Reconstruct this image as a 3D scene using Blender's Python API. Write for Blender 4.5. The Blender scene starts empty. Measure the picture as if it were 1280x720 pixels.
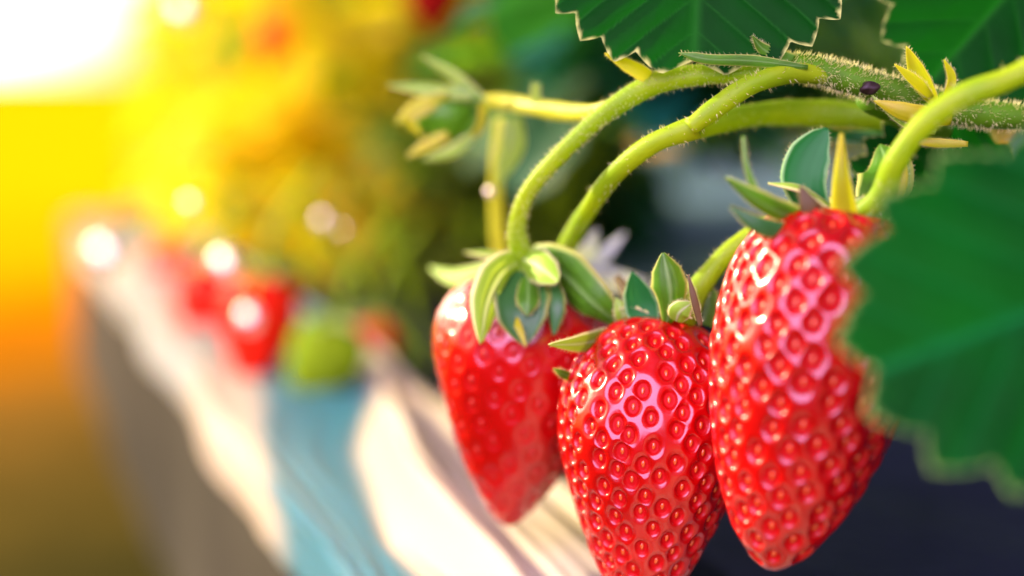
import bpy, math, random
import numpy as np
from mathutils import Vector, Matrix, Quaternion
R = math.radians
random.seed(7); rng = np.random.default_rng(11)
scene = bpy.context.scene
COL = scene.collection

# ------------------------------------------------------------------ camera
F = 1778.0                      # focal length in pixels of the 1280 px frame (50 mm on 36 mm)
H = 0.27                        # camera height over the aisle
PITCH = R(8.63)
cam_d = bpy.data.cameras.new('camera'); cam = bpy.data.objects.new('camera', cam_d); COL.objects.link(cam)
cam.location = (0, 0, H); cam.rotation_euler = (math.pi/2 - PITCH, 0, 0)
cam_d.lens = 50; cam_d.sensor_width = 36; cam_d.clip_start = 0.01; cam_d.clip_end = 3000
cam_d.dof.use_dof = True; cam_d.dof.focus_distance = 0.270; cam_d.dof.aperture_fstop = 3.7
scene.camera = cam
# ------------------------------------------------------------------ light
SUN_AZ, SUN_EL = R(-68), R(25)
w = bpy.data.worlds.new('World'); scene.world = w; w.use_nodes = True
wn, wl = w.node_tree.nodes, w.node_tree.links
bg = wn['Background']; bg.inputs['Strength'].default_value = 0.05
sky = wn.new('ShaderNodeTexSky'); sky.sky_type = 'NISHITA'; sky.sun_disc = False
sky.sun_elevation = SUN_EL; sky.sun_rotation = SUN_AZ
sky.air_density = 1.2; sky.dust_density = 3.0
# bright lilac patch added to the sky behind the photographer for the fruit highlights
SKY_PATCH = Vector((-.42, -1, .62)).normalized()
wt = wn.new('ShaderNodeTexCoord'); dt = wn.new('ShaderNodeVectorMath'); dt.operation = 'DOT_PRODUCT'
wl.new(wt.outputs['Generated'], dt.inputs[0]); dt.inputs[1].default_value = SKY_PATCH
wz = wn.new('ShaderNodeTexNoise'); wz.inputs['Scale'].default_value = 3.5; wz.inputs['Detail'].default_value = 4; wl.new(wt.outputs['Generated'], wz.inputs[0])
wa = wn.new('ShaderNodeMath'); wa.operation = 'MULTIPLY_ADD'; wa.inputs[1].default_value = .16; wl.new(wz.outputs[0], wa.inputs[0]); wl.new(dt.outputs['Value'], wa.inputs[2])
wr = wn.new('ShaderNodeMapRange'); wr.interpolation_type = 'SMOOTHSTEP'; wr.inputs[1].default_value = .915; wr.inputs[2].default_value = .945; wl.new(wa.outputs[0], wr.inputs[0])
wm = wn.new('ShaderNodeMix'); wm.data_type = 'RGBA'; wl.new(wr.outputs[0], wm.inputs[0]); wl.new(sky.outputs[0], wm.inputs[6]); wm.inputs[7].default_value = (78, 52, 98, 1)
# white glare of hazy sky low on the sun's side
GLARE = Vector((math.sin(R(-36)), math.cos(R(-36)), .22)).normalized()
d2 = wn.new('ShaderNodeVectorMath'); d2.operation = 'DOT_PRODUCT'; wl.new(wt.outputs['Generated'], d2.inputs[0]); d2.inputs[1].default_value = GLARE
r2 = wn.new('ShaderNodeMapRange'); r2.interpolation_type = 'SMOOTHSTEP'; r2.inputs[1].default_value = .90; r2.inputs[2].default_value = .965; wl.new(d2.outputs['Value'], r2.inputs[0])
m2 = wn.new('ShaderNodeMix'); m2.data_type = 'RGBA'; wl.new(r2.outputs[0], m2.inputs[0]); wl.new(wm.outputs[2], m2.inputs[6]); m2.inputs[7].default_value = (60, 52, 40, 1)
wl.new(m2.outputs[2], bg.inputs['Color'])
sd = bpy.data.lights.new('sun', 'SUN'); sd.energy = 5.0; sd.angle = R(0.5); sd.color = (1, .80, .50)
sun = bpy.data.objects.new('sun', sd); COL.objects.link(sun)
sdir = Vector((math.sin(SUN_AZ)*math.cos(SUN_EL), math.cos(SUN_AZ)*math.cos(SUN_EL), math.sin(SUN_EL)))
sun.rotation_euler = sdir.to_track_quat('Z', 'Y').to_euler()
vs = scene.view_settings; vs.view_transform = 'Standard'; vs.look = 'None'; vs.gamma = 1; vs.exposure = 1.08
scene.cycles.max_bounces = 8; scene.cycles.transmission_bounces = 6

# ------------------------------------------------------------------ coordinates
cp, sp_ = math.cos(PITCH), math.sin(PITCH)
def P(px, py, z):
    """point seen at photo pixel (px, py), z metres in front of the lens"""
    x, y = (px-640)/F*z, -(py-360)/F*z
    return Vector((x, z*cp + y*sp_, H - z*sp_ + y*cp))
CAMP = Vector((0, 0, H))
TH = R(21); cT, sT = math.cos(TH), math.sin(TH)
def B(s, a, z): return Vector((a*cT - s*sT, a*sT + s*cT, z))   # along the bed, across it, up
TOP = 0.150                     # bed top

# ------------------------------------------------------------------ materials
def mat(name, base=(.5,.5,.5), rough=.5, spec=.5, metal=0, trans=None, trans_mix=0, sss=0, sss_rad=(1,.2,.1), sss_scale=.003,
        coat=0, coat_rough=.1, pitrough=False, bump=0, bump_scale=400, var=0, var_scale=60, sheen=0, vein=None, edge=None, var_col=None, bump_dist=.0004):
    m = bpy.data.materials.new(name); m.use_nodes = True
    N, L = m.node_tree.nodes, m.node_tree.links
    p = N['Principled BSDF']; out = N['Material Output']
    p.inputs['Roughness'].default_value = rough; p.inputs['Metallic'].default_value = metal
    p.inputs['Specular IOR Level'].default_value = spec
    p.inputs['Coat Weight'].default_value = coat; p.inputs['Coat Roughness'].default_value = coat_rough
    if sheen: p.inputs['Sheen Weight'].default_value = sheen
    if sss:
        p.inputs['Subsurface Weight'].default_value = sss; p.inputs['Subsurface Radius'].default_value = sss_rad
        p.inputs['Subsurface Scale'].default_value = sss_scale
    tc = N.new('ShaderNodeTexCoord')
    c = N.new('ShaderNodeRGB'); c.outputs[0].default_value = (*base, 1); col = c.outputs[0]
    def mix(fac, a, b):
        x = N.new('ShaderNodeMix'); x.data_type = 'RGBA'
        if isinstance(fac, float): x.inputs[0].default_value = fac
        else: L.new(fac, x.inputs[0])
        L.new(a, x.inputs[6])
        if isinstance(b, tuple): x.inputs[7].default_value = (*b, 1)
        else: L.new(b, x.inputs[7])
        return x.outputs[2]
    def noise(scale, detail=3, lo=.35, hi=.65):
        n = N.new('ShaderNodeTexNoise'); n.inputs['Scale'].default_value = scale; n.inputs['Detail'].default_value = detail
        L.new(tc.outputs['Object'], n.inputs['Vector'])
        r = N.new('ShaderNodeMapRange'); r.inputs[1].default_value = lo; r.inputs[2].default_value = hi
        L.new(n.outputs[0], r.inputs[0]); return r.outputs[0]
    if var:
        vc = var_col or tuple(v*(1-var) for v in base)
        col = mix(noise(var_scale), col, vc)
    for nm, tone in (('vein', vein), ('edge', edge)):
        if tone:
            at = N.new('ShaderNodeAttribute'); at.attribute_name = nm
            col = mix(at.outputs['Fac'], col, tone)
    L.new(col, p.inputs['Base Color'])
    if pitrough:
        at = N.new('ShaderNodeAttribute'); at.attribute_name = 'pit'
        for inp, lo, hi in (('Roughness', rough, .55), ('Coat Weight', coat, 0), ('Specular IOR Level', spec, .15)):
            mrr = N.new('ShaderNodeMapRange'); mrr.inputs[3].default_value = lo; mrr.inputs[4].default_value = hi
            L.new(at.outputs['Fac'], mrr.inputs[0]); L.new(mrr.outputs[0], p.inputs[inp])
        L.new(mix(at.outputs['Fac'], col, tuple(v*.9 for v in base)), p.inputs['Base Color'])
    if bump:
        n = N.new('ShaderNodeTexNoise'); n.inputs['Scale'].default_value = bump_scale; n.inputs['Detail'].default_value = 3
        L.new(tc.outputs['Object'], n.inputs['Vector'])
        bp = N.new('ShaderNodeBump'); bp.inputs['Strength'].default_value = bump; bp.inputs['Distance'].default_value = bump_dist
        L.new(n.outputs[0], bp.inputs['Height']); L.new(bp.outputs[0], p.inputs['Normal'])
    if trans_mix:
        t = N.new('ShaderNodeBsdfTranslucent'); t.inputs[0].default_value = (*trans, 1)
        if edge:
            at2 = N.new('ShaderNodeAttribute'); at2.attribute_name = 'edge'
            tcN = N.new('ShaderNodeRGB'); tcN.outputs[0].default_value = (*trans, 1)
            L.new(mix(at2.outputs['Fac'], tcN.outputs[0], (.9, .85, .3)), t.inputs[0])
        ms = N.new('ShaderNodeMixShader'); ms.inputs[0].default_value = trans_mix
        L.new(p.outputs[0], ms.inputs[1]); L.new(t.outputs[0], ms.inputs[2]); L.new(ms.outputs[0], out.inputs[0])
    return m

M = {}
M['berry'] = mat('strawberry skin', (.42,.0003,.0008), rough=.25, spec=.3, coat=.9, coat_rough=.15, pitrough=True, var=.35, var_scale=45, sss=.1, sss_rad=(1,.08,.05), sss_scale=.0035, bump=.25, bump_scale=900, bump_dist=.0002)
M['berry_far'] = mat('strawberry skin behind', (.65,.012,.0005), rough=.4, spec=.12)
M['berry_orange'] = mat('half ripe strawberry skin', (.75,.12,.002), rough=.5, spec=.1)
M['berry_dim'] = mat('deep red strawberry skin', (.22,.004,.001), rough=.6, spec=.05)
M['berry_unripe'] = mat('unripe strawberry skin', (.20,.34,.006), rough=.7, spec=.05, var=.5, var_scale=80)
M['seed_dark'] = mat('deep red seed', (.36,.012,.004), rough=.4, spec=.4)
M['seed'] = mat('seed', (.55,.095,.012), rough=.25, spec=.8)
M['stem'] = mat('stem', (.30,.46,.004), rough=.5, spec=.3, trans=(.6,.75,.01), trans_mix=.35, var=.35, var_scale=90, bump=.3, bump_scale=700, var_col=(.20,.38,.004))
M['stem_dark'] = mat('shaded stem', (.10,.28,.006), rough=.5, spec=.3, trans=(.3,.5,.01), trans_mix=.25, var=.4, var_scale=90, bump=.3)  # darker copy of the stem colour, shade put into it
M['stem_pale'] = mat('pale stem', (.50,.56,.03), rough=.4, trans=(.8,.8,.06), trans_mix=.35, bump=.3)
M['hair'] = mat('hair', (.75,.75,.35), rough=.4, trans=(.9,.9,.4), trans_mix=.5)
M['sepal'] = mat('sepal', (.09,.30,.008), rough=.45, trans=(.35,.60,.01), trans_mix=.35, var=.4, var_scale=150, edge=(.55,.6,.12), vein=(.2,.42,.08), bump=.3, bump_scale=900)
M['sepal_pale'] = mat('pale sepal', (.26,.50,.03), rough=.5, spec=.3, trans=(.6,.7,.05), trans_mix=.35, edge=(.8,.8,.35), vein=(.5,.65,.25), bump=.3)
M['sepal_dark'] = mat('dark sepal', (.03,.14,.02), rough=.45, trans=(.15,.35,.02), trans_mix=.2, edge=(.3,.35,.05))
M['sepal_teal'] = mat('bluish sepal', (.01,.17,.02), rough=.5, spec=.3, trans=(.1,.45,.04), trans_mix=.25, edge=(.3,.6,.2))
M['sepal_yellow'] = mat('yellow sepal', (.42,.50,.006), rough=.4, trans=(.80,.85,.01), trans_mix=.5, edge=(.7,.7,.05), var=.3, var_scale=150, var_col=(.55,.50,.01))
M['leaf'] = mat('leaf', (.0004,.042,.0015), rough=.6, spec=.06, trans=(.01,.26,.002), trans_mix=.18, vein=(.006,.085,.004), edge=(.5,.6,.15), var=.4, var_scale=60, bump=.4, bump_scale=500)
M['leaf_front'] = mat('front leaf', (.0003,.068,.0035), rough=.6, spec=.06, trans=(.01,.3,.01), trans_mix=.15, vein=(.002,.125,.02), edge=(.25,.5,.1), var=.6, var_scale=35, var_col=(.0003,.022,.002), bump=.4)
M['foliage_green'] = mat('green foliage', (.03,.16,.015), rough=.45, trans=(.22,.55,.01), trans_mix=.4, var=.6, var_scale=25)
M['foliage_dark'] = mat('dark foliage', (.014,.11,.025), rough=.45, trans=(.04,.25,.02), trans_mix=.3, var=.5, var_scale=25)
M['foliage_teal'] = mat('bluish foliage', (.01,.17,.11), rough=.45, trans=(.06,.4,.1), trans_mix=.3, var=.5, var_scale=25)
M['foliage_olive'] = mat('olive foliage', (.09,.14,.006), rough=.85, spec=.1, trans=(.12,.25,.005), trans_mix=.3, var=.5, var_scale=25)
M['foliage_yellow'] = mat('yellow foliage', (.80,.66,.002), rough=.6, spec=.2, trans=(.98,.85,.002), trans_mix=.55, var=1, var_scale=9, var_col=(.86,.58,.001))  # backlight and flare glow put into the yellow leaf colour
M['foliage_lime'] = mat('lime foliage', (.42,.44,.003), rough=.6, spec=.2, trans=(.80,.72,.003), trans_mix=.5, var=1, var_scale=18, var_col=(.35,.22,.01))  # leaf colour yellowed to carry the backlight
M['film_white'] = mat('white plastic film', (.72,.63,.40), rough=.5, spec=.1, trans=(.8,.66,.36), trans_mix=.45, bump=.35, bump_scale=60, bump_dist=.002, var=1, var_scale=14, var_col=(.60,.56,.40), vein=(.05,.25,.29))  # vein tone here is a sky reflection painted on the film
M['film_black'] = mat('black plastic film', (.003,.004,.014), rough=.5, spec=.06, bump=.6, bump_scale=45, bump_dist=.004)
M['film_grey'] = mat('grey plastic film', (.055,.052,.032), rough=.7, spec=.05, bump=.4, bump_scale=20, bump_dist=.005, var=.5, var_scale=6)
M['film_skylit'] = mat('added sky-lit grey green sheet', (.15,.27,.24), rough=.7, spec=.1, bump=.5, bump_scale=20, bump_dist=.005, var=.5, var_scale=5)
M['dew'] = mat('dew', (1,.97,.85), rough=.28, metal=1)
M['petal'] = mat('petal', (.75,.88,.75), rough=.5, trans=(.9,.9,.7), trans_mix=.4)  # sepals whitened in the colour to look sunlit
M['dark_spot'] = mat('dark bead', (.015,.004,.002), rough=.6, bump=.5)
M['sepal_brown'] = mat('withered', (.10,.07,.01), rough=.6, trans=(.2,.12,.01), trans_mix=.2)

# ------------------------------------------------------------------ mesh helpers
def build(name, V, Fc, m, parent=None, loc=None, smooth=True, attrs=None):
    V = np.asarray(V, float)
    loc = Vector(loc) if loc is not None else Vector((0,0,0))
    me = bpy.data.meshes.new(name)
    Vl = V - np.array(loc)[None,:]
    me.from_pydata(Vl.tolist(), [], Fc if isinstance(Fc, list) else Fc.tolist()); me.update()
    if smooth: me.polygons.foreach_set('use_smooth', [True]*len(me.polygons))
    if attrs:
        for k, v in attrs.items():
            a = me.attributes.new(k, 'FLOAT', 'POINT'); a.data.foreach_set('value', np.asarray(v, dtype=np.float32))
    me.materials.append(m)
    o = bpy.data.objects.new(name, me); COL.objects.link(o)
    if parent is not None:
        o.parent = parent; o.location = loc - ploc(parent)
    else: o.location = loc
    return o
def ploc(o):
    v = Vector(o.location)
    while o.parent is not None: o = o.parent; v += o.location
    return v
def tag(o, label=None, cat=None, group=None, kind=None):
    if label: o['label'] = label
    if cat: o['category'] = cat
    if group: o['group'] = group
    if kind: o['kind'] = kind
    return o
def thing(name, loc, label, cat, group=None):
    o = bpy.data.objects.new(name, None); COL.objects.link(o); o.location = loc; o.empty_display_size = .01
    return tag(o, label, cat, group)
def grid_faces(nu, nv, wrap=False):
    i = np.arange(nu-1)[:,None]; j = np.arange(nv if wrap else nv-1)[None,:]
    j2 = (j+1) % nv
    a = i*nv+j; b = i*nv+j2; c = (i+1)*nv+j2; d = (i+1)*nv+j
    return np.stack([a,b,c,d], -1).reshape(-1,4)
def spline(pts, n):
    """Catmull-Rom through pts (rows of any width)"""
    p = np.asarray(pts, float)
    if len(p) == 2: p = np.array([p[0], (p[0]+p[1])/2, p[1]])
    q = np.vstack([2*p[0]-p[1], p, 2*p[-1]-p[-2]])
    m = len(p)-1; t = np.linspace(0, m-1e-9, n); k = t.astype(int); f = (t-k)[:,None]
    a, b, c, d = q[k], q[k+1], q[k+2], q[k+3]
    return .5*((2*b)+(-a+c)*f+(2*a-5*b+4*c-d)*f**2+(-a+3*b-3*c+d)*f**3)
def frames(C):
    T = np.gradient(C, axis=0); T /= np.linalg.norm(T, axis=1)[:,None]
    n = np.cross(T[0], [0.3,.2,1]); n /= np.linalg.norm(n); Ns = [n]
    for i in range(1, len(C)):
        n = n - T[i]*np.dot(n, T[i]); n /= np.linalg.norm(n); Ns.append(n)
    Ns = np.array(Ns); return T, Ns, np.cross(T, Ns)
def tube_geo(pts, rads, n=40, ring=18, lump=.04, ridge=0):
    C = spline([tuple(p) for p in pts], n)
    r = np.interp(np.linspace(0,1,n), np.linspace(0,1,len(rads)), rads)
    T, A, Bn = frames(C)
    ph = np.arange(ring)*2*math.pi/ring
    k = 1 + lump*np.sin(np.linspace(0,14,n)[:,None]+2*ph[None,:]) + lump*.6*np.sin(np.linspace(0,31,n))[:,None] + ridge*np.cos(5*ph)[None,:]
    V = C[:,None,:] + (A[:,None,:]*np.cos(ph)[None,:,None] + Bn[:,None,:]*np.sin(ph)[None,:,None])*(r[:,None]*k)[:,:,None]
    V = V.reshape(-1,3); Fc = grid_faces(n, ring, True).tolist()
    b = len(V); V = np.vstack([V, C[0], C[-1]])
    for j in range(ring):
        Fc.append([b, (j+1)%ring, j]); Fc.append([b+1, (n-1)*ring+j, (n-1)*ring+(j+1)%ring])
    return V, Fc, C, r, T, A, Bn
def tube(name, pts, rads, m, parent=None, loc=None, hairs=0, hair_len=.0012, **k):
    V, Fc, C, r, T, A, Bn = tube_geo(pts, rads, **k)
    o = build(name, V, Fc, m, parent, loc)
    if hairs:
        HV, HF = [], []
        for _ in range(hairs):
            i = random.randrange(len(C)-1); f = random.random(); ph = random.random()*6.283
            c = C[i]*(1-f)+C[i+1]*f; d = A[i]*math.cos(ph)+Bn[i]*math.sin(ph)
            base = c + d*r[i]*.95; ln = hair_len*random.uniform(.5,1.2)
            d2 = d + T[i]*random.uniform(-.5,.5) + np.array([random.uniform(-.3,.3) for _ in range(3)]); d2 /= np.linalg.norm(d2)
            u = np.cross(d2, [0,.3,1]); u /= np.linalg.norm(u); v = np.cross(d2, u); w_ = hair_len*.075
            k0 = len(HV)
            HV += [base+u*w_, base-u*w_*.5+v*w_*.87, base-u*w_*.5-v*w_*.87, base+d2*ln]
            HF += [[k0,k0+1,k0+3],[k0+1,k0+2,k0+3],[k0+2,k0,k0+3]]
        h = build('hairs', HV, HF, M['hair'], o, ploc(o), smooth=False)
        h['kind'] = 'stuff'
    return o

def blade_geo(pts, width, nrm=None, cup=.25, n=26, nv=11, shape=None, roll=0, curl=0, thick=.00022, wav=0):
    """sepal / bract: a small pointed blade with thickness along a path of points"""
    C = spline([tuple(p) for p in pts], n); T, _, _ = frames(C)
    t = np.linspace(0,1,n)
    if shape is None: shape = [(0,.55),(.15,.8),(.4,1),(.65,.85),(.85,.45),(.95,.2),(1,.03)]
    wd = width/2*np.interp(t, [s[0] for s in shape], [s[1] for s in shape])
    V = np.zeros((n, nv, 3)); Nn = np.zeros((n,nv,3)); vv = np.linspace(-1,1,nv)
    for i in range(n):
        nr = np.array(nrm if nrm is not None else (CAMP - Vector(C[i])).normalized(), float)
        nr = nr - T[i]*np.dot(nr, T[i]); nr /= np.linalg.norm(nr)
        if roll or curl:
            q = Quaternion(Vector(T[i]), R(roll + curl*t[i])); nr = np.array(q @ Vector(nr))
        sd_ = np.cross(T[i], nr)
        V[i] = C[i] + sd_[None,:]*(vv*wd[i])[:,None] + nr[None,:]*((-cup*vv**2 + wav*np.sin(t[i]*17+vv*2)*np.abs(vv) + .10*np.cos(vv*17))*wd[i])[:,None]
        Nn[i] = nr
    top = V.reshape(-1,3); bot = (V - Nn*thick).reshape(-1,3)
    Fc = grid_faces(n, nv); b = n*nv
    allF = Fc.tolist() + (Fc[:, ::-1]+b).tolist()
    per = [i*nv for i in range(n)] + [(n-1)*nv+j for j in range(1,nv)] + [i*nv+nv-1 for i in range(n-2,-1,-1)] + [j for j in range(nv-2,0,-1)]
    for k in range(len(per)):
        a, c = per[k], per[(k+1)%len(per)]; allF.append([a, a+b, c+b, c][::-1])
    edge = np.tile(np.clip((np.abs(vv)-.85)/.15,0,1)[None,:], (n,1)).reshape(-1)
    vein = np.tile(np.clip(1-np.abs(vv)/.12,0,1)[None,:], (n,1)).reshape(-1)
    return np.vstack([top,bot]), allF, {'edge': np.tile(edge,2), 'vein': np.tile(vein,2)}
def blade(name, pts, width, m, parent, loc=None, **k):
    V, Fc, at = blade_geo(pts, width, **k)
    o = build(name, V, Fc, m, parent, loc, attrs=at)
    if k.get('nv', 11) == 11 and (Vector(pts[0])-CAMP).length < .34:
        G = V[:26*11].reshape(26,11,3); HV, HF = [], []
        for _ in range(150):
            i = random.randrange(2, 25); sd_ = random.choice((0, 10)); q = G[i, sd_]; out_ = q-G[i,5]; out_ /= np.linalg.norm(out_)+1e-9
            d = out_ + (G[i]-G[i-1])[5]/np.linalg.norm((G[i]-G[i-1])[5])*.8 + rng.normal(0,.3,3); d /= np.linalg.norm(d)
            a = np.cross(d, [.1,.9,.2]); a /= np.linalg.norm(a); b = np.cross(d, a); w_ = .00003; ln = random.uniform(.0003,.0008); k0 = len(HV)
            HV += [q+a*w_, q-a*w_*.5+b*w_*.87, q-a*w_*.5-b*w_*.87, q+d*ln]; HF += [[k0,k0+1,k0+3],[k0+1,k0+2,k0+3],[k0+2,k0,k0+3]]
        h = build('hairs', HV, HF, M['hair'], o, ploc(o), smooth=False); h['kind'] = 'stuff'
    return o

def leaflet_geo(base, tip, normal, W, teeth=9, tooth=.06, rings=60, nphi=420, fold=.12, droop=.10, puff=.008, shape=1.25, wave=.02, phase=0, blunt=1.0):
    """a serrated leaflet: radial mesh about its middle, pleated along its veins"""
    base, tip, normal = Vector(base), Vector(tip), Vector(normal)
    Ld = tip - base; L_ = Ld.length; X = Ld.normalized(); Y = normal.cross(X).normalized(); Z = X.cross(Y)
    ph = np.arange(nphi)*2*math.pi/nphi
    cx = .56*L_
    ox = np.where(np.cos(ph) > 0, (L_-cx)*np.cos(ph), cx*np.cos(ph))
    pw = np.where(np.cos(ph) < 0, shape, blunt)
    sy = np.sign(np.sin(ph))*np.abs(np.sin(ph))**pw * W/2
    # teeth: saw-tooth pushed outwards and towards the tip, none near the base
    a = np.abs(((ph+math.pi)%(2*math.pi))-math.pi)        # 0 at tip .. pi at base
    k = a/math.pi*teeth*1.25 + phase
    saw = (k % 1.0); sw = np.where(saw < .38, saw/.38, (1-saw)/.62)**.8
    amt = tooth*np.clip((math.pi*.84-a)/.5, 0, 1)*L_
    rad = np.sqrt(ox**2+sy**2)+1e-9
    gx = ox + (ox/rad*.8+.35)*amt*sw - amt*.3; gy = sy + (sy/rad)*amt*sw
    rr = (np.linspace(0,1,rings+1)[1:])**.9
    x = cx + (gx[None,:])*rr[:,None]; y = gy[None,:]*rr[:,None]
    x = np.concatenate([[cx], x.reshape(-1)]); y = np.concatenate([[0], y.reshape(-1)])
    def zf(x, y):
        u = x/L_; v = np.abs(y)/(W/2)
        c = (x/L_ - v*.42)*teeth*.95 + .5
        s_ = np.abs(np.sin(math.pi*c))
        z = fold*np.abs(y)*(1-.5*v) - droop*L_*(u-.3)**2*1.6 - droop*.7*y*y/W
        z = z + puff*L_*(s_**.6)*np.clip(v*4,0,1) + puff*.5*L_*np.sin(x/L_*31+y/W*23)*v*.5
        z = z + wave*L_*np.sin(x/L_*9+phase*3)*v**2
        vein = np.maximum(np.clip(1-v/.05,0,1), np.clip(1-np.abs(s_)/.16,0,1)*.7)
        return z, vein
    z, vein = zf(x, y)
    V = np.array(base)[None,:] + x[:,None]*np.array(X) + y[:,None]*np.array(Y) + z[:,None]*np.array(Z)
    Fc = (grid_faces(rings, nphi, True)+1).tolist()
    for j in range(nphi): Fc.append([0, 1+j, 1+(j+1)%nphi])
    en = .978+.022*(np.sin(ph*31)*np.sin(ph*47+1)+np.sin(ph*83))*.5
    edge = np.concatenate([[0], (np.clip((rr[:,None]-en[None,:])/.03,0,1)).reshape(-1)])  # pale rim: hairy margin plus backlight painted into the colour
    return V, Fc, {'edge': edge, 'vein': vein}

# ------------------------------------------------------------------ strawberries
seed_me = {}
def seed_mesh(m, size):
    key = (m.name, round(size,5))
    if key in seed_me: return seed_me[key]
    V, nu, nv = [], 9, 10
    for i in range(nu):
        a = math.pi*i/(nu-1)
        for j in range(nv):
            b = 2*math.pi*j/nv; tap = 1-.35*math.cos(a)
            V.append((size*math.cos(a), size*.52*math.sin(a)*math.cos(b)*tap**.5, size*.4*math.sin(a)*math.sin(b)))
    me = bpy.data.meshes.new('seed'); me.from_pydata(V, [], grid_faces(nu,nv,True).tolist()); me.update()
    me.polygons.foreach_set('use_smooth', [True]*len(me.polygons)); me.materials.append(m); seed_me[key] = me
    return me
def berry(top, tip, prof, z, label, group, ns=210, nt=400, npz=420, m=None, seed_m=None, pit=.0010, seeds=True, mscale=1.0, pitk=1.0, lump=.02, lean=0.0, name='strawberry', cat='strawberry', warp=0):
    A = P(*top, z); Bt = P(*tip, z-lean); ax = Bt-A; Ln = ax.length; k = z/F
    W_ = np.array(ax.normalized()); U = np.cross(W_, np.array((A-CAMP).normalized())); U /= np.linalg.norm(U); Vv = np.cross(W_, U)
    pt = np.array([p[0] for p in prof]); pr = np.array([p[1] for p in prof])*k
    # arc-length resampled smooth profile
    tt = np.linspace(0,1,600); th = np.arccos(1-2*tt)     # dense at both ends
    tk = np.arccos(1-2*pt)
    from_ = spline(np.stack([tk, pr],1), 4000); rr = np.interp(th, from_[:,0], from_[:,1]); rr = np.maximum(rr, 0)
    arc = np.concatenate([[0], np.cumsum(np.hypot(np.diff(tt)*Ln, np.diff(rr)))])
    area = np.concatenate([[0], np.cumsum((rr[1:]+rr[:-1])/2*np.diff(arc))])
    def surf(ti, phi):
        t_ = np.interp(ti, arc/arc[-1], tt); r_ = np.interp(ti, arc/arc[-1], rr)
        r_ = r_*(1 + lump*np.sin(2*phi+1+warp) + lump*.7*np.sin(3*phi+t_*4+warp*2) + lump*.5*np.sin(5*phi-t_*7))
        return (np.array(A)[None,:] + (t_*Ln)[:,None]*W_ + (r_*np.cos(phi))[:,None]*U + (r_*np.sin(phi))[:,None]*Vv)
    s_i = np.linspace(0,1,nt); phi = np.arange(npz)*2*math.pi/npz
    SI, PH = np.meshgrid(s_i, phi, indexing='ij')
    V = surf(SI.ravel(), PH.ravel())
    G = V.reshape(nt,npz,3)
    dphi = np.roll(G,-1,1)-np.roll(G,1,1); ds = np.gradient(G, axis=0)
    Nn = np.cross(ds, dphi); ln = np.linalg.norm(Nn,axis=2,keepdims=True); Nn = Nn/np.maximum(ln,1e-12)
    cen = np.array(A)+W_*Ln*.5
    if np.mean(np.sum(Nn*(G-cen),axis=2)) < 0: Nn = -Nn
    Nn = Nn.reshape(-1,3)
    Nn[:npz] = -W_; Nn[-npz:] = W_
    # seeds by phyllotaxis over surface area
    ga = math.pi*(3-math.sqrt(5)); fr = (np.arange(ns)+.5)/ns*.975+.02
    sarc = np.interp(fr*area[-1], area, arc/arc[-1]); sph = (np.arange(ns)*ga) % (2*math.pi)
    sarc = sarc + rng.normal(0,.0035,ns); sph = sph + rng.normal(0,.04,ns)
    S0 = surf(sarc, sph); S1 = surf(np.clip(sarc+.004,0,1), sph); S2 = surf(sarc, sph+.01)
    Ts = S1-S0; Ts /= np.linalg.norm(Ts,axis=1)[:,None]; Bs = S2-S0; Bs /= np.linalg.norm(Bs,axis=1)[:,None]
    Ns_ = np.cross(Ts,Bs); sg = np.sign(np.sum(Ns_*(S0-cen),axis=1)); Ns_ *= sg[:,None]
    spc = math.sqrt(area[-1]*2*math.pi/ns)                 # mean spacing
    szs = rng.uniform(.88,1.12,ns)
    qmin = np.full(len(V), 9.0)
    for i in range(ns):
        d = V - S0[i]; near = np.nonzero(np.einsum('ij,ij->i', d, d) < (spc*1.6)**2)[0]
        dd = d[near]; dl = dd@Ts[i]; db = dd@Bs[i]
        q = np.sqrt((dl/(spc*.45*szs[i]))**2 + (db/(spc*.355*szs[i]))**2)
        qmin[near] = np.minimum(qmin[near], q)
    def sst(x, a, b): t = np.clip((x-a)/(b-a),0,1); return t*t*(3-2*t)
    disp = -pit*(1-sst(qmin,.62,1.0)) - pit*.30*(1-sst(qmin,.9,1.45)) + pit*.05*np.sin(V@np.array([900,700,800.]))
    disp *= .35+.65*sst(SI.ravel(), .04, .16)
    V = V + Nn*disp[:,None]*mscale
    root = thing(name, A, label, cat, group)
    fo = build('fruit', V, grid_faces(nt,npz,True), m or M['berry'], root, A, attrs={'pit': (1-sst(qmin,.80,.95))*pitk})
    if seeds:
        sm = seed_mesh(seed_m or M['seed'], spc*.155)
        view = np.array([(CAMP-Vector(s)).normalized() for s in S0]); face = np.sum(view*Ns_,axis=1)
        order = np.argsort(-face); rest_V, rest_F = [], []
        base = np.array([v.co[:] for v in sm.vertices]); bf = [list(p.vertices) for p in sm.polygons]
        for r_, i in enumerate(order):
            c = S0[i] - Ns_[i]*pit*mscale*1.25
            X, Z = Ts[i], Ns_[i]; Y = np.cross(Z, X)
            if r_ < 100:
                o = bpy.data.objects.new('seed', sm); COL.objects.link(o); o.parent = fo
                mm = Matrix(((X[0],Y[0],Z[0],c[0]-A[0]),(X[1],Y[1],Z[1],c[1]-A[1]),(X[2],Y[2],Z[2],c[2]-A[2]),(0,0,0,1)))
                o.matrix_basis = mm
            else:
                b = len(rest_V); rest_V += (c + base@np.array([X,Y,Z])).tolist(); rest_F += [[q+b for q in f] for f in bf]
        if rest_V:
            o = build('seeds', rest_V, rest_F, seed_m or M['seed'], fo, A); o['kind'] = 'stuff'
    return root
def px(w_, z): return w_*z/F

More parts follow.
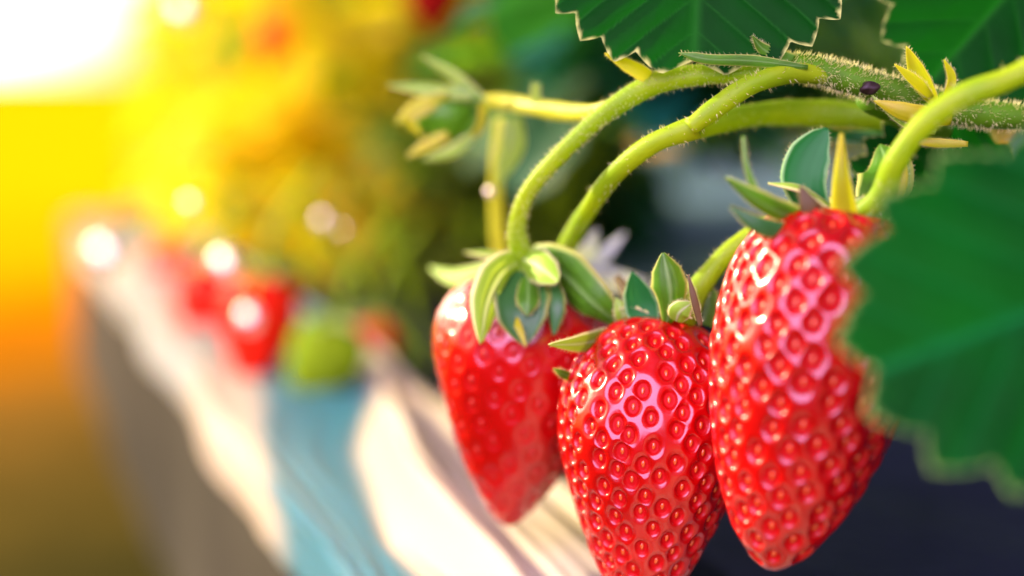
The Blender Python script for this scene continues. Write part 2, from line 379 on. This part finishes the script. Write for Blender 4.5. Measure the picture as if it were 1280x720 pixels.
MID, LFT, RGT = .287, .313, .258
GB = 'ripe strawberries hanging in the foreground'
mid = berry((824,396),(800,772), [(0,0),(.004,30),(.02,50),(.06,70),(.12,90),(.2,108),(.3,118),(.4,118),(.52,108),(.66,89),(.78,69),(.88,49),(.95,31),(1,0)], MID,
    'sharp red strawberry with crisp pits, lowest and middle one of the three in front', GB, ns=300, nt=480, npz=480, pit=.0007)
left = berry((668,343),(634,657), [(0,0),(.004,35),(.02,62),(.06,85),(.12,102),(.22,114),(.34,113),(.47,102),(.6,87),(.75,66),(.87,43),(.95,24),(1,0)], LFT,
    'smooth red conical strawberry with large drooping green sepals, left one in front', GB, ns=190, warp=2, pit=.00020, pitk=.3, seed_m=M['seed_dark'])
right = berry((1052,266),(962,712), [(0,0),(.003,52),(.018,78),(.06,99),(.12,115),(.2,127),(.32,132),(.45,130),(.6,115),(.75,93),(.87,66),(.95,40),(1,0)], RGT,
    'largest red strawberry, slightly blurred and partly behind the dark leaf', GB, ns=290, warp=4, pit=.0008)

def sepals(root, z0, specs):
    for s in specs:
        pts, wpx, mn = s[0], s[1], s[2]; kw = s[3] if len(s) > 3 else {}
        blade(kw.pop('name','sepal'), [P(*p) for p in pts], px(wpx, pts[0][2]), M[mn], root, ploc(root), **kw)
sepals(left, LFT, [
    ([(652,326,.300),(628,343,.293),(610,380,.289),(601,430,.287)], 50, 'sepal_pale', dict(roll=-25, cup=.35)),
    ([(650,322,.300),(672,332,.292),(698,352,.287)], 44, 'sepal_pale', dict(cup=.3, shape=[(0,.5),(.35,1),(.7,.8),(.9,.4),(1,.05)])),
    ([(655,340,.298),(652,385,.291),(656,432,.290)], 72, 'sepal_dark', dict(cup=-.35)),
    ([(660,345,.296),(660,372,.290),(659,394,.288)], 30, 'sepal', dict(cup=.4)),
    ([(684,345,.295),(693,380,.289),(692,420,.289)], 26, 'sepal_dark', dict(cup=.5, roll=20)),
    ([(664,322,.302),(700,340,.296),(742,380,.290),(782,412,.294)], 62, 'sepal', dict(roll=30, cup=.3)),
    ([(640,390,.292),(648,408,.289),(658,434,.287)], 9, 'sepal_yellow', {}),
    ([(648,326,.310),(610,342,.322),(570,346,.332),(536,334,.342)], 34, 'sepal_pale', dict(roll=15)),
    ([(680,326,.318),(730,342,.330),(775,350,.338),(815,352,.345)], 40, 'petal', dict(roll=-10)),  # petal here is a sepal whitened to look sunlit
    ([(705,330,.320),(735,318,.335),(748,285,.345)], 26, 'petal', dict(roll=30)),
    ([(700,332,.325),(745,322,.34),(782,290,.35)], 26, 'petal', dict(roll=-30)),
    ([(770,345,.300),(786,370,.296),(792,395,.294)], 16, 'sepal_brown', {}),
])
tube('calyx_base', [P(653,312,.303), P(655,330,.304), P(660,348,.306)], [px(14,.3), px(34,.3), px(40,.3)], M['sepal_pale'], left, left.location, n=12, lump=.02)
sepals(mid, MID, [
    ([(812,408,.286),(800,378,.286),(790,340,.284)], 44, 'sepal_teal', dict(cup=-.3, shape=[(0,.6),(.4,1),(.7,.8),(.9,.35),(1,.04)])),
    ([(834,404,.280),(838,368,.276),(829,316,.275)], 46, 'sepal', dict(cup=.55, shape=[(0,.3),(.3,.7),(.6,1),(.8,.8),(.93,.35),(1,.08)])),
    ([(876,408,.270),(868,375,.269),(860,342,.269)], 9, 'sepal_brown', {}),
    ([(866,402,.286),(874,378,.286),(884,352,.286)], 62, 'sepal', dict(shape=[(0,1),(.5,.9),(.85,.6),(1,.1)])),
    ([(800,416,.298),(762,422,.290),(725,430,.281),(686,431,.276)], 26, 'sepal_pale', dict(roll=-20, cup=.2)),
    ([(735,474,.290),(710,470,.284),(692,461,.280)], 12, 'sepal', {}),
    ([(780,410,.290),(778,392,.288),(770,372,.288)], 22, 'sepal_pale', {}),
    ([(845,402,.277),(850,390,.275),(866,378,.274)], 30, 'sepal_pale', {}),
])
sepals(right, RGT, [
    ([(1030,278,.256),(985,270,.250),(945,250,.247),(907,222,.246)], 30, 'sepal', dict(roll=-30, cup=.4)),
    ([(985,268,.252),(950,245,.249),(934,210,.248),(929,170,.248)], 11, 'sepal', dict(shape=[(0,1),(.5,.8),(1,.4)])),
    ([(1000,288,.250),(955,284,.247),(912,258,.247)], 24, 'sepal_dark', dict(cup=.4)),
    ([(1022,272,.262),(1005,225,.262),(1014,190,.262),(1034,160,.262)], 58, 'sepal_teal', dict(cup=-.3, shape=[(0,.6),(.35,1),(.65,.9),(.88,.45),(1,.06)])),
    ([(1056,272,.252),(1052,225,.250),(1052,166,.249)], 34, 'sepal_yellow', dict(cup=.6, shape=[(0,1),(.3,.8),(.7,.45),(1,.1)])),
    ([(1075,272,.255),(1098,262,.254),(1120,240,.256)], 40, 'sepal', dict(cup=.4)),
    ([(1040,278,.252),(1015,262,.250),(1000,232,.250)], 26, 'sepal_brown', {}),
    ([(1108,262,.262),(1126,235,.262),(1134,205,.262)], 14, 'sepal_yellow', {}),
    ([(1090,260,.270),(1110,215,.275),(1100,180,.28)], 70, 'sepal', dict(cup=.2)),
])
def ring(root, z0, r, n, seed, mn=('sepal','sepal_pale')):
    rd = random.Random(seed); c = Vector(root.location)
    for k in range(n):
        an = math.pi*(.08+.84*k/(n-1)); d = Vector((math.cos(an), math.sin(an), 0)); up = rd.uniform(-.2,.5)
        L_ = px(r, z0)*rd.uniform(.8,1.15)
        blade('sepal', [c+d*L_*.1+Vector((0,0,.001)), c+d*L_*.55+Vector((0,0,.002+L_*up*.4)), c+d*L_+Vector((0,0,L_*(up-.1)))], px(r*.36,z0), M[mn[k%2]], root, c, nrm=(0,0,1), cup=.3)
ring(left, LFT, 95, 6, 1); ring(mid, MID, 70, 6, 2); ring(right, RGT, 95, 6, 3)
# stalks of the fruits
tube('stalk', [P(1330,62,.243),P(1262,98,.244),P(1200,122,.245),P(1150,160,.247),P(1118,205,.250),P(1100,248,.254),P(1070,272,.258)], [px(15,.25)]*7, M['stem'], right, right.location, hairs=120, n=60)
tube('stalk', [P(1000,262,.285),P(950,288,.287),P(905,322,.287),P(872,362,.286),P(846,402,.283)], [px(13,.28)]*3+[px(15,.28),px(24,.28)], M['stem'], mid, mid.location, hairs=120)

# ------------------------------------------------------------------ fruit truss
truss = thing('fruit_stem', P(1290,150,.28), 'hairy green fruit stem branching across the top above the three strawberries', 'stem')
TL = truss.location
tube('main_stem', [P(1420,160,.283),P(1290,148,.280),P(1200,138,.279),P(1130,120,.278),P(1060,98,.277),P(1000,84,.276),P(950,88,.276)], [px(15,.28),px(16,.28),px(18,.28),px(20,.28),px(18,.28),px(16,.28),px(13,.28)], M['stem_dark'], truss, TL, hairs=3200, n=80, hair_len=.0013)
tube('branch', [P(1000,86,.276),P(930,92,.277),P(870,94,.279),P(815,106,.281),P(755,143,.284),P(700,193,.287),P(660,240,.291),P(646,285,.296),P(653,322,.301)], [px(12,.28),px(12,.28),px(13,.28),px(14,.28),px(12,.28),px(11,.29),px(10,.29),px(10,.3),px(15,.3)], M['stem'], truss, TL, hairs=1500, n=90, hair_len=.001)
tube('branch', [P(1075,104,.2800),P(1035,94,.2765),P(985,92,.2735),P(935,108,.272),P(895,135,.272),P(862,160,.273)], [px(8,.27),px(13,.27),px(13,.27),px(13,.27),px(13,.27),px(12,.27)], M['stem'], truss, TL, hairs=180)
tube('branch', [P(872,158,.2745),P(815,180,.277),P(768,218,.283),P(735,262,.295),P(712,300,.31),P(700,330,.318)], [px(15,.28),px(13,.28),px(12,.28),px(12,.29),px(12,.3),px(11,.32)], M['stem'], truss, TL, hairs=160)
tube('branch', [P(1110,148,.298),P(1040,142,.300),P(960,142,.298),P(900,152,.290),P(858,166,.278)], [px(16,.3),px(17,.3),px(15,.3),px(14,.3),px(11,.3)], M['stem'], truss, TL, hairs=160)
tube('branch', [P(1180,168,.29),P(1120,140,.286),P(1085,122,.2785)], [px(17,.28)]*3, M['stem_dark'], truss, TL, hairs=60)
tube('branch', [P(768,136,.284),P(730,141,.298),P(690,138,.312),P(640,129,.325),P(604,126,.330)], [px(11,.3),px(11,.3),px(12,.31),px(10,.33),px(9,.33)], M['stem_pale'], truss, TL, hairs=60)
tube('branch', [P(628,150,.345),P(622,200,.35),P(620,255,.355),P(626,320,.36),P(640,350,.36)], [px(9,.35)]*5, M['stem_pale'], truss, TL)
def bract(pts, wpx, mn, **k): blade('bract', [P(*p) for p in pts], px(wpx, pts[0][2]), M[mn], truss, TL, **k)
bract([(826,104,.280),(795,86,.279),(756,66,.278)], 20, 'sepal_yellow', roll=20)
bract([(1168,128,.272),(1150,98,.270),(1133,58,.268)], 24, 'sepal_yellow', cup=.5)
bract([(1165,122,.271),(1145,102,.269),(1118,80,.268)], 14, 'sepal_yellow')
bract([(1182,122,.271),(1190,98,.269),(1180,74,.268)], 11, 'sepal_yellow')
bract([(1190,150,.270),(1140,142,.269),(1092,126,.270)], 26, 'sepal_yellow', cup=.4)
bract([(1170,165,.271),(1130,152,.271),(1088,118,.272)], 13, 'sepal_pale')
bract([(1210,180,.271),(1165,178,.273),(1128,172,.275)], 12, 'sepal_yellow')
bract([(1010,84,.272),(940,76,.271),(885,74,.270),(848,66,.270)], 15, 'sepal', shape=[(0,.4),(.3,1),(.8,.8),(1,.05)])
bract([(990,80,.273),(955,62,.272),(940,44,.271)], 26, 'sepal', shape=[(0,1),(.5,.6),(1,.04)])
bract([(672,132,.315),(669,118,.314),(671,104,.313)], 11, 'sepal_pale', shape=[(0,1),(1,.8)])
bract([(640,146,.338),(640,180,.338),(630,208,.340),(622,232,.342)], 34, 'sepal_pale', shape=[(0,.7),(.3,1),(.6,.8),(1,.1)])
bract([(1130,168,.30),(1060,170,.305),(1010,160,.30)], 16, 'sepal_teal')
# small dark bead stuck on the stem
def blob(name, c, r, m, parent=None, sc=(1,1,1), lump=.15, n=18):
    V = []
    for i in range(n):
        a = math.pi*i/(n-1)
        for j in range(n*2):
            b = math.pi*j/n; k = 1+lump*math.sin(3*b+2*a)*math.sin(a)+lump*.5*math.cos(5*a+b)*math.sin(a)
            V.append((c[0]+r*sc[0]*k*math.sin(a)*math.cos(b), c[1]+r*sc[1]*k*math.sin(a)*math.sin(b), c[2]+r*sc[2]*k*math.cos(a)))
    return build(name, V, grid_faces(n, n*2, True), m, parent, Vector(c) if parent is None else ploc(parent))
tag(blob('dark_bead', P(1087,110,.2722), px(10,.272), M['dark_spot'], sc=(1.15,1,.85)), 'tiny round dark brown bead stuck on the green fruit stem', 'bead')

# unopened bud
bud = thing('flower_bud', P(600,127,.330), 'blurred pale green bud with spread narrow sepals at upper left of the stems', 'bud')
blob('bud_body', P(556,143,.333), px(34,.33), M['sepal'], bud, sc=(1.05,1,.95), lump=.05)
for pts, wd, mn in [([(606,128),(568,98),(526,70)],17,'sepal_pale'), ([(592,118),(540,112),(484,106)],18,'sepal_pale'), ([(560,118),(520,134),(494,156)],17,'sepal_yellow'),
                    ([(545,130),(512,150),(528,170)],14,'sepal_yellow'), ([(560,168),(535,180),(508,196)],16,'sepal_yellow'), ([(590,170),(565,190),(528,200)],16,'sepal_pale'),
                    ([(604,130),(602,158),(582,180)],13,'sepal_yellow'), ([(600,124),(570,116),(540,130)],22,'sepal')]:
    zz = .326
    blade('sepal', [P(*p, zz+i*.001) for i, p in enumerate(pts)], px(wd, zz), M[mn], bud, bud.location, roll=random.uniform(-25,25))

# ------------------------------------------------------------------ near leaves
CAMDIR = lambda p: (CAMP-Vector(p)).normalized()
def leaf(label, base, tip, W, m, nrm=None, petiole=None, **k):
    b, t = P(*base), P(*tip)
    n = nrm or CAMDIR((b+t)/2)
    root = thing('strawberry_leaf', b, label, 'leaf', 'large serrated leaves close to the lens')
    V, Fc, at = leaflet_geo(b, t, n, px(W, (base[2]+tip[2])/2), **k)
    build('leaf_blade', V, Fc, M[m], root, b, attrs=at)
    if petiole: tube('petiole', [P(*q) for q in petiole], [px(9,.27)]*len(petiole), M['stem'], root, b, hairs=60)
    return root
leaf('big dark green leaf, blurred, covering the right edge and the largest strawberry', (1570,290,.205), (1090,462,.196), 405, 'leaf_front',
     nrm=Vector((-.25,-1,.35)), teeth=6, tooth=.06, fold=.16, droop=.05, blunt=.85, petiole=[(1570,290,.205),(1640,280,.22),(1700,330,.25)])
leaf('dark green leaf with pale toothed rim hanging into the top centre', (885,-300,.292), (868,72,.272), 385, 'leaf', teeth=10, tooth=.045, fold=.12, droop=.06, blunt=.72,
     petiole=[(885,-300,.292),(920,-330,.30),(1010,-300,.31)])
leaf('dark leaf with yellow green margin in the top right corner', (1400,-170,.315), (1168,96,.292), 330, 'leaf', teeth=8, tooth=.05, fold=.2, droop=.08,
     petiole=[(1400,-170,.315),(1440,-200,.32),(1500,-200,.33)])
leaf('shaded green leaf behind the top right fruit stems', (1330,10,.335), (1150,110,.325), 200, 'foliage_green', nrm=Vector((0,-.8,.6)), petiole=[(1330,10,.335),(1380,-20,.34)])
leaf('green leaf low behind the right strawberry calyx', (1290,300,.300), (1075,215,.292), 220, 'leaf', nrm=Vector((.1,-1,.3)), petiole=[(1290,300,.3),(1340,320,.31)])

# ------------------------------------------------------------------ ground, bed, film
def sines(n, fs, seed):
    r = np.random.default_rng(seed); ks = r.normal(0,1,(n,2)); ks /= np.linalg.norm(ks,axis=1)[:,None]; ks *= r.uniform(fs[0],fs[1],n)[:,None]; ph = r.uniform(0,6.28,n)
    return lambda x, y: sum(np.sin(k[0]*x+k[1]*y+p) for k, p in zip(ks, ph))/math.sqrt(n)
# ground sheet, low-sun glow painted in as gold to olive bands
gm = bpy.data.materials.new('field ground'); gm.use_nodes = True
N, L = gm.node_tree.nodes, gm.node_tree.links; gp = N['Principled BSDF']; gp.inputs['Roughness'].default_value = 1; gp.inputs['Specular IOR Level'].default_value = 0
tc = N.new('ShaderNodeTexCoord'); mp = N.new('ShaderNodeMapping'); mp.inputs['Rotation'].default_value = (0,0,-TH); L.new(tc.outputs['Object'], mp.inputs[0])
sx = N.new('ShaderNodeSeparateXYZ'); L.new(mp.outputs[0], sx.inputs[0])
nz = N.new('ShaderNodeTexNoise'); nz.inputs['Scale'].default_value = 3; nz.inputs['Detail'].default_value = 5; L.new(tc.outputs['Object'], nz.inputs[0])
ad = N.new('ShaderNodeMath'); ad.operation = 'MULTIPLY_ADD'; ad.inputs[1].default_value = .5; L.new(nz.outputs[0], ad.inputs[0]); L.new(sx.outputs['Y'], ad.inputs[2])
mr = N.new('ShaderNodeMapRange'); mr.inputs[1].default_value = .55; mr.inputs[2].default_value = 3.6; L.new(ad.outputs[0], mr.inputs[0])
cr = N.new('ShaderNodeValToRGB'); L.new(mr.outputs[0], cr.inputs[0])
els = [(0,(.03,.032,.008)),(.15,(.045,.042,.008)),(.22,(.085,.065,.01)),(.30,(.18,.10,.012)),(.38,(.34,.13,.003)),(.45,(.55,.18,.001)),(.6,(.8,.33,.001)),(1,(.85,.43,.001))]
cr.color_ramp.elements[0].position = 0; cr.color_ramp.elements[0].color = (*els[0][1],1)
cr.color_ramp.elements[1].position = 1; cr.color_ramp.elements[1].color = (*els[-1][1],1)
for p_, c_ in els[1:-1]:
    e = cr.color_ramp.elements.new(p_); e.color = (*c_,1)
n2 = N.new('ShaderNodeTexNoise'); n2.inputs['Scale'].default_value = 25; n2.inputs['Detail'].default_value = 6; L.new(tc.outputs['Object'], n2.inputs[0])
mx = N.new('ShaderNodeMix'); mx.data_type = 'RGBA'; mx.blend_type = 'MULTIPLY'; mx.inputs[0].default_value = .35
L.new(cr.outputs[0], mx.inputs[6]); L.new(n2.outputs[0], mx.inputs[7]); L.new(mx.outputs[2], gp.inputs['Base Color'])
xs = np.concatenate([-np.geomspace(1.5,900,30)[::-1], np.linspace(-1.4,1.4,60), np.geomspace(1.5,900,30)])
ys = np.concatenate([np.linspace(-1.5,4,110), np.geomspace(4.2,1500,40)])
X, Y = np.meshgrid(xs, ys, indexing='ij'); f = sines(9,(6,30),3)
Z = f(X,Y)*.004*np.exp(-np.hypot(X,Y)/6)
tag(build('ground', np.stack([X,Y,Z],-1).reshape(-1,3), grid_faces(len(xs),len(ys)), gm), kind='structure', label='field with painted golden sun glow and soil aisle beside the raised bed')

bed = thing('raised_bed', B(.3,.12,0), 'raised planting bed under dark plastic film running into the distance', 'planting bed')
ss = np.linspace(-.25,1.35,260)
aa = np.linspace(.086,.62,90); f1 = sines(12,(8,45),5); f2 = sines(10,(60,140),6)
S, A_ = np.meshgrid(ss, aa, indexing='ij')
Zb = TOP - .006 + f1(S*.6,A_*1.6)*.0035 + f2(S*.5,A_)*.0009 - .02*np.clip((.10-A_)/.02,0,1)**2
W3 = np.stack([A_*cT - S*sT, A_*sT + S*cT, Zb], -1).reshape(-1,3)
build('black_film', W3, grid_faces(len(ss),len(aa))[:, ::-1], M['film_black'], bed, bed.location)
hh = np.linspace(-.02, TOP-.012, 26); S, Hh = np.meshgrid(ss, hh, indexing='ij'); f3 = sines(10,(10,50),8)
Aw = .083 + f3(S,Hh)*.0025 + .006*(1-Hh/TOP)
build('side_film', np.stack([Aw*cT - S*sT, Aw*sT + S*cT, Hh], -1).reshape(-1,3), grid_faces(len(ss),len(hh)), M['film_grey'], bed, bed.location)

# added pale sheet: sky light on the far bed film put into its colour
fb = thing('raised_bed', B(1.0,.8,0), 'added grey green sheet for the sky-lit far bed film, seen between the stems and the fruits', 'planting bed')  # not a second bed, only the added sheet
sb = np.linspace(.66,1.95,120); ab = np.linspace(.29,1.7,60); S, A_ = np.meshgrid(sb, ab, indexing='ij')
A_ = A_ + np.clip(S-1.25,0,9)*.75*(1.7-A_)/1.3
Zb = TOP + .012 + f1(S*.4,A_*.8)*.005 - .03*np.clip((.33-A_)/.04,0,1)**2
build('skylit_sheet', np.stack([A_*cT - S*sT, A_*sT + S*cT, Zb], -1).reshape(-1,3), grid_faces(120,60)[:, ::-1], M['film_skylit'], fb, fb.location)
# crumpled white margin film
ss = np.linspace(-.25,1.05,300)
cs = spline([(.0765,.136),(.0755,.142),(.0770,.151),(.0805,.154),(.0860,.147),(.0920,.144),(.0990,.148),(.1050,.160),(.1120,.163),(.1180,.157),(.1240,.157),(.1300,.162),(.1370,.159),(.1440,.156),(.1490,.149)], 150)
S, K = np.meshgrid(ss, np.arange(150), indexing='ij')
g1 = sines(8,(10,40),21); g2 = sines(8,(30,90),22); g3 = sines(10,(120,300),23)
a0 = cs[K.astype(int),0]; z0 = cs[K.astype(int),1]; u = K/149.
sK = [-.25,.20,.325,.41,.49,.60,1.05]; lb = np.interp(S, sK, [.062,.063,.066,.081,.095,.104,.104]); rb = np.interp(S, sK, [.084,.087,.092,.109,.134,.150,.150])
sw = (np.clip(rb,0,.143)-.101)*np.clip((u-.25)/.17,0,1)*np.clip((1-u)/.5,0,1)
amp = 1 + .55*np.sin(S*17+1.0)*np.sin(S*7.3) + .3*g1(S, u)
Az = a0 + sw + .0018*g1(S, a0*.3)*(u>.12) + .0018*g2(S, a0*6)
Zz = np.maximum(TOP-.0035 + (z0-TOP+.002)*np.where(z0>TOP-.004, amp*np.where(u>.35, np.clip(1.25-(S-.40)/.18,.25,1.15), 1), 1) + (.0004+.001*np.clip((u-.45)/.1,0,1))*g2(S*.5, a0*18) + .0005*g3(S*.6, a0*3)*np.clip((u-.45)/.1,0,1), np.where(u>.2, TOP+.0035+.0006*g2(S*.6, a0*30), -1)) + .0015 + .0030*np.abs(np.sin(a0*430+S*22+g1(S,u)*1.3))*np.clip((u-.5)/.1,0,1)
Zz = np.where(u<.2, z0+.002*g1(S, u*2)+.0008*g3(S,u), Zz)
an = a0+sw; sky_tint = np.clip((an-lb)/.006+.5,0,1)*np.clip((rb-an)/.006+.5,0,1)  # sky reflection painted as a teal band, passed on as vein
sky_tint = np.maximum(sky_tint, .45*np.clip((S-.5)/.1,0,1)*np.clip((.88-S)/.08,0,1))
film = build('plastic_film', np.stack([Az*cT - S*sT, Az*sT + S*cT, Zz], -1).reshape(-1,3), grid_faces(len(ss),150)[:, ::-1], M['film_white'], None, B(.3,.1,TOP), attrs={'vein': sky_tint.reshape(-1)})
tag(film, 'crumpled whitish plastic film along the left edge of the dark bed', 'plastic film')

# ------------------------------------------------------------------ plants along the bed
def simple_leaflet(base, d, n, L_, W_, V, Fc, fold):
    X = d.normalized(); Y = n.cross(X).normalized(); Z = X.cross(Y); nu, nv = 9, 7; b0 = len(V)
    prof = [.12,.55,.82,.97,1,.93,.78,.5,.1]
    for i in range(nu):
        u_ = i/(nu-1)
        for j in range(nv):
            v = -1+2*j/(nv-1); wv = W_/2*prof[i]*(1+(.08 if i%2 else -.06)*(abs(v)==1))
            V.append(base + X*(u_*L_) + Y*(v*wv) + Z*(abs(v)*wv*fold - .22*L_*u_*u_ + .03*L_*math.sin(u_*20)*abs(v)))
    Fc += (grid_faces(nu,nv)+b0).tolist()
def plant(c, label, mn, nleaf, rad, hmin, hmax, seed, keep=None, size=(.04,.06), bias=(0,0)):
    rnd = random.Random(seed)
    root = thing('strawberry_plant', c, label, 'plant', 'strawberry plants growing along the raised bed')
    V, Fc = [], []; SV, SF = [], []
    done = 0
    for _ in range(nleaf*25):
        if done >= nleaf: break
        az = rnd.random()*6.283; r = rad*math.sqrt(rnd.random()); h = rnd.uniform(hmin, hmax)*(1-.3*(r/rad)**2)
        p = Vector((c[0]+r*math.cos(az)+bias[0], c[1]+r*math.sin(az)+bias[1], c[2]+h))
        if keep and not keep(p): continue
        done += 1
        out_ = Vector((math.cos(az), math.sin(az), rnd.uniform(-.5,.2))).normalized()
        n = (Vector((math.cos(az)*.6, math.sin(az)*.6, 1)) + Vector([rnd.uniform(-.55,.55) for _ in range(3)])).normalized()
        n = (n - out_*n.dot(out_)).normalized(); side = n.cross(out_)
        Ls = rnd.uniform(*size)
        for ang in (0, 1, -1):
            d = (out_*(1 if ang == 0 else .25) + side*ang).normalized()
            simple_leaflet(p, d, n, Ls*(1 if ang == 0 else .9), Ls*.85, V, Fc, rnd.uniform(.1,.45))
        mid_ = (c + p)/2 + Vector((0,0,h*.25)) - out_*r*.15
        tv, tf, *_ = tube_geo([c, mid_, p], [.0018,.0014,.0010], n=10, ring=6)
        b0 = len(SV); SV += tv.tolist(); SF += [[q+b0 for q in f_] for f_ in tf]
    build('foliage', [tuple(v) for v in V], Fc, M[mn], root, c)
    build('stems', SV, SF, M['stem'] if mn != 'foliage_dark' else M['stem_dark'], root, c)
    return root
# what must stay open: the stage of the three fruits and the lens itself
def pixz(p):
    d = p - CAMP; z = d.y*cp - d.z*sp_; y = d.y*sp_ + d.z*cp
    return (640+F*d.x/z, 360-F*y/z, z) if z > .01 else (0,0,-1)
def keep_mid(p):
    x, y, z = pixz(p)
    if z < .42: return False
    if y > 235 and z < 1.3: return False
    return True
def zone(x0, x1, y0=-999, y1=330, zmin=.5):
    def k(p):
        x, y, z = pixz(p); return z > zmin and x0 < x < x1 and y0 < y < y1
    return k
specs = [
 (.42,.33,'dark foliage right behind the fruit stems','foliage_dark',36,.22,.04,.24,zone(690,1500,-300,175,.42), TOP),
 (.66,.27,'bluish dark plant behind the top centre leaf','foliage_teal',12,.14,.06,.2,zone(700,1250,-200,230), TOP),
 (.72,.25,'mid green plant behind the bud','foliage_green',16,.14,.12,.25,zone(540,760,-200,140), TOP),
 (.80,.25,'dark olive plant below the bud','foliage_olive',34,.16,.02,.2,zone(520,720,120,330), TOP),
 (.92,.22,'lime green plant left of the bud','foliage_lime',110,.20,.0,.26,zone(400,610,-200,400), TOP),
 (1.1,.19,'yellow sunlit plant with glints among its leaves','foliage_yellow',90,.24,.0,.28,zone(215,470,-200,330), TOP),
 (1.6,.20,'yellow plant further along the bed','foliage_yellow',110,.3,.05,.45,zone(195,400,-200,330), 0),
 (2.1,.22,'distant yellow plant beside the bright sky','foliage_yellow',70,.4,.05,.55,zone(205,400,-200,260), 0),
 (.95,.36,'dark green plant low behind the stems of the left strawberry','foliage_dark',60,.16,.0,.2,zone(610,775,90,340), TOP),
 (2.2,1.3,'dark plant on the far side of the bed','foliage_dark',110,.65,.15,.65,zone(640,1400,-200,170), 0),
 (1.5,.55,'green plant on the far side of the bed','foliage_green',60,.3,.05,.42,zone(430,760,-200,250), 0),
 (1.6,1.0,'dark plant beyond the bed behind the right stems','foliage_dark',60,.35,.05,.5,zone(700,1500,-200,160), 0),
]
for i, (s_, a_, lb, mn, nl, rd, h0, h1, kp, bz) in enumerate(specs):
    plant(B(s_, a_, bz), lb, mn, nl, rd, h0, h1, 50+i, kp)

# ------------------------------------------------------------------ blurred fruits on the bed
pf = [(0,0),(.01,.42),(.05,.68),(.12,.9),(.25,1),(.4,.97),(.6,.78),(.8,.46),(.93,.2),(1,0)]
def far_berry(top, tip, r, z, label, m='berry_far', name='strawberry'):
    o = berry(top, tip, [(a, b*r) for a, b in pf], z, label, 'blurred strawberries hanging in the background', ns=110, nt=90, npz=90, m=M[m], seeds=False, pit=.0008, warp=z*40, name=name)
    c = o.location
    for k_ in range(6):
        an = k_*1.047; d = Vector((math.cos(an), math.sin(an), .25)); b = Vector(c)
        blade('sepal', [b, b+d*px(r*.55,z), b+d*px(r*1.0,z)+Vector((0,0,-px(r*.3,z)))], px(r*.5,z), M['sepal_pale' if k_%2 else 'sepal'], o, c, nrm=(0,0,1), n=8, nv=5)
    tube('stalk', [c, Vector(c)+Vector((.004,.004,.018)), Vector(c)+Vector((.02,.02,.04))], [.0012]*3, M['stem'], o, c, n=10, ring=8)
    return o
far_berry((330,340),(312,500), 50, .55, 'blurred red strawberry with a glint, largest one in the left background')
far_berry((262,330),(258,455), 42, .66, 'blurred orange red strawberry left of the largest background one')
far_berry((215,300),(214,400), 30, .85, 'faint pinkish strawberry, leftmost in the background')
far_berry((470,395),(465,470), 30, .62, 'small dark red strawberry above the sky-tinted film')
far_berry((425,402),(375,532), 48, .53, 'unripe yellow green strawberry beside the red background one', m='berry_unripe')
far_berry((540,-40),(542,45), 36, .55, 'dark red strawberry at the top edge left of the leaves', m='berry_dim')
far_berry((925,125),(930,215), 85, 1.0, 'dim dark red strawberry under the top stems above the sharp ones', m='berry_dim')
far_berry((370,-10),(330,90), 34, .8, 'orange strawberry in the upper left foliage', m='berry_orange')

# added glossy beads on invented stalks, standing in for blurred sun glints
M['glint'] = mat('glossy pale glint bead', (1,.92,.68), rough=.36, metal=.85)
for (x_, y_, z_, r_, lb) in [(238,255,.49,8.5,'added bead for a round bright glint low in the yellow foliage'), (403,275,.49,9,'added bead for a round bright glint right of the yellow foliage'),
        (427,287,.492,5,'added bead for a faint pale glint touching a brighter one'), (612,240,.345,6,'added bead for a pale round glint on the thin stem below the flower bud'),
        (282,330,.50,17,'added bead for a broad whitish glint above the blurred strawberries'), (312,398,.49,15,'added bead for a cream glint in front of the largest background strawberry'),
        (132,318,.62,19,'added bead for the largest soft white glint at the far end of the plastic film'),
        (230,14,.60,16,'added bead for a cream glint high up beside the bright sky')]:
    c = P(x_,y_,z_); t_ = thing('glint_bead', c, lb, 'bud', 'added beads standing in for sun glints')
    blob('bead_body', c, px(r_,z_), M['glint'], t_, lump=.03, sc=(.9,.9,1.15))
    if z_ > .4:
        s0 = B((c.y*cT - c.x*sT)+.05, .17, TOP)
        tube('stalk', [c, c+Vector((.004,.006,.015)), (c+s0)/2+Vector((0,0,.03)), s0], [.0005,.0006,.0007,.0008], M['stem'], t_, c, n=24, ring=6)
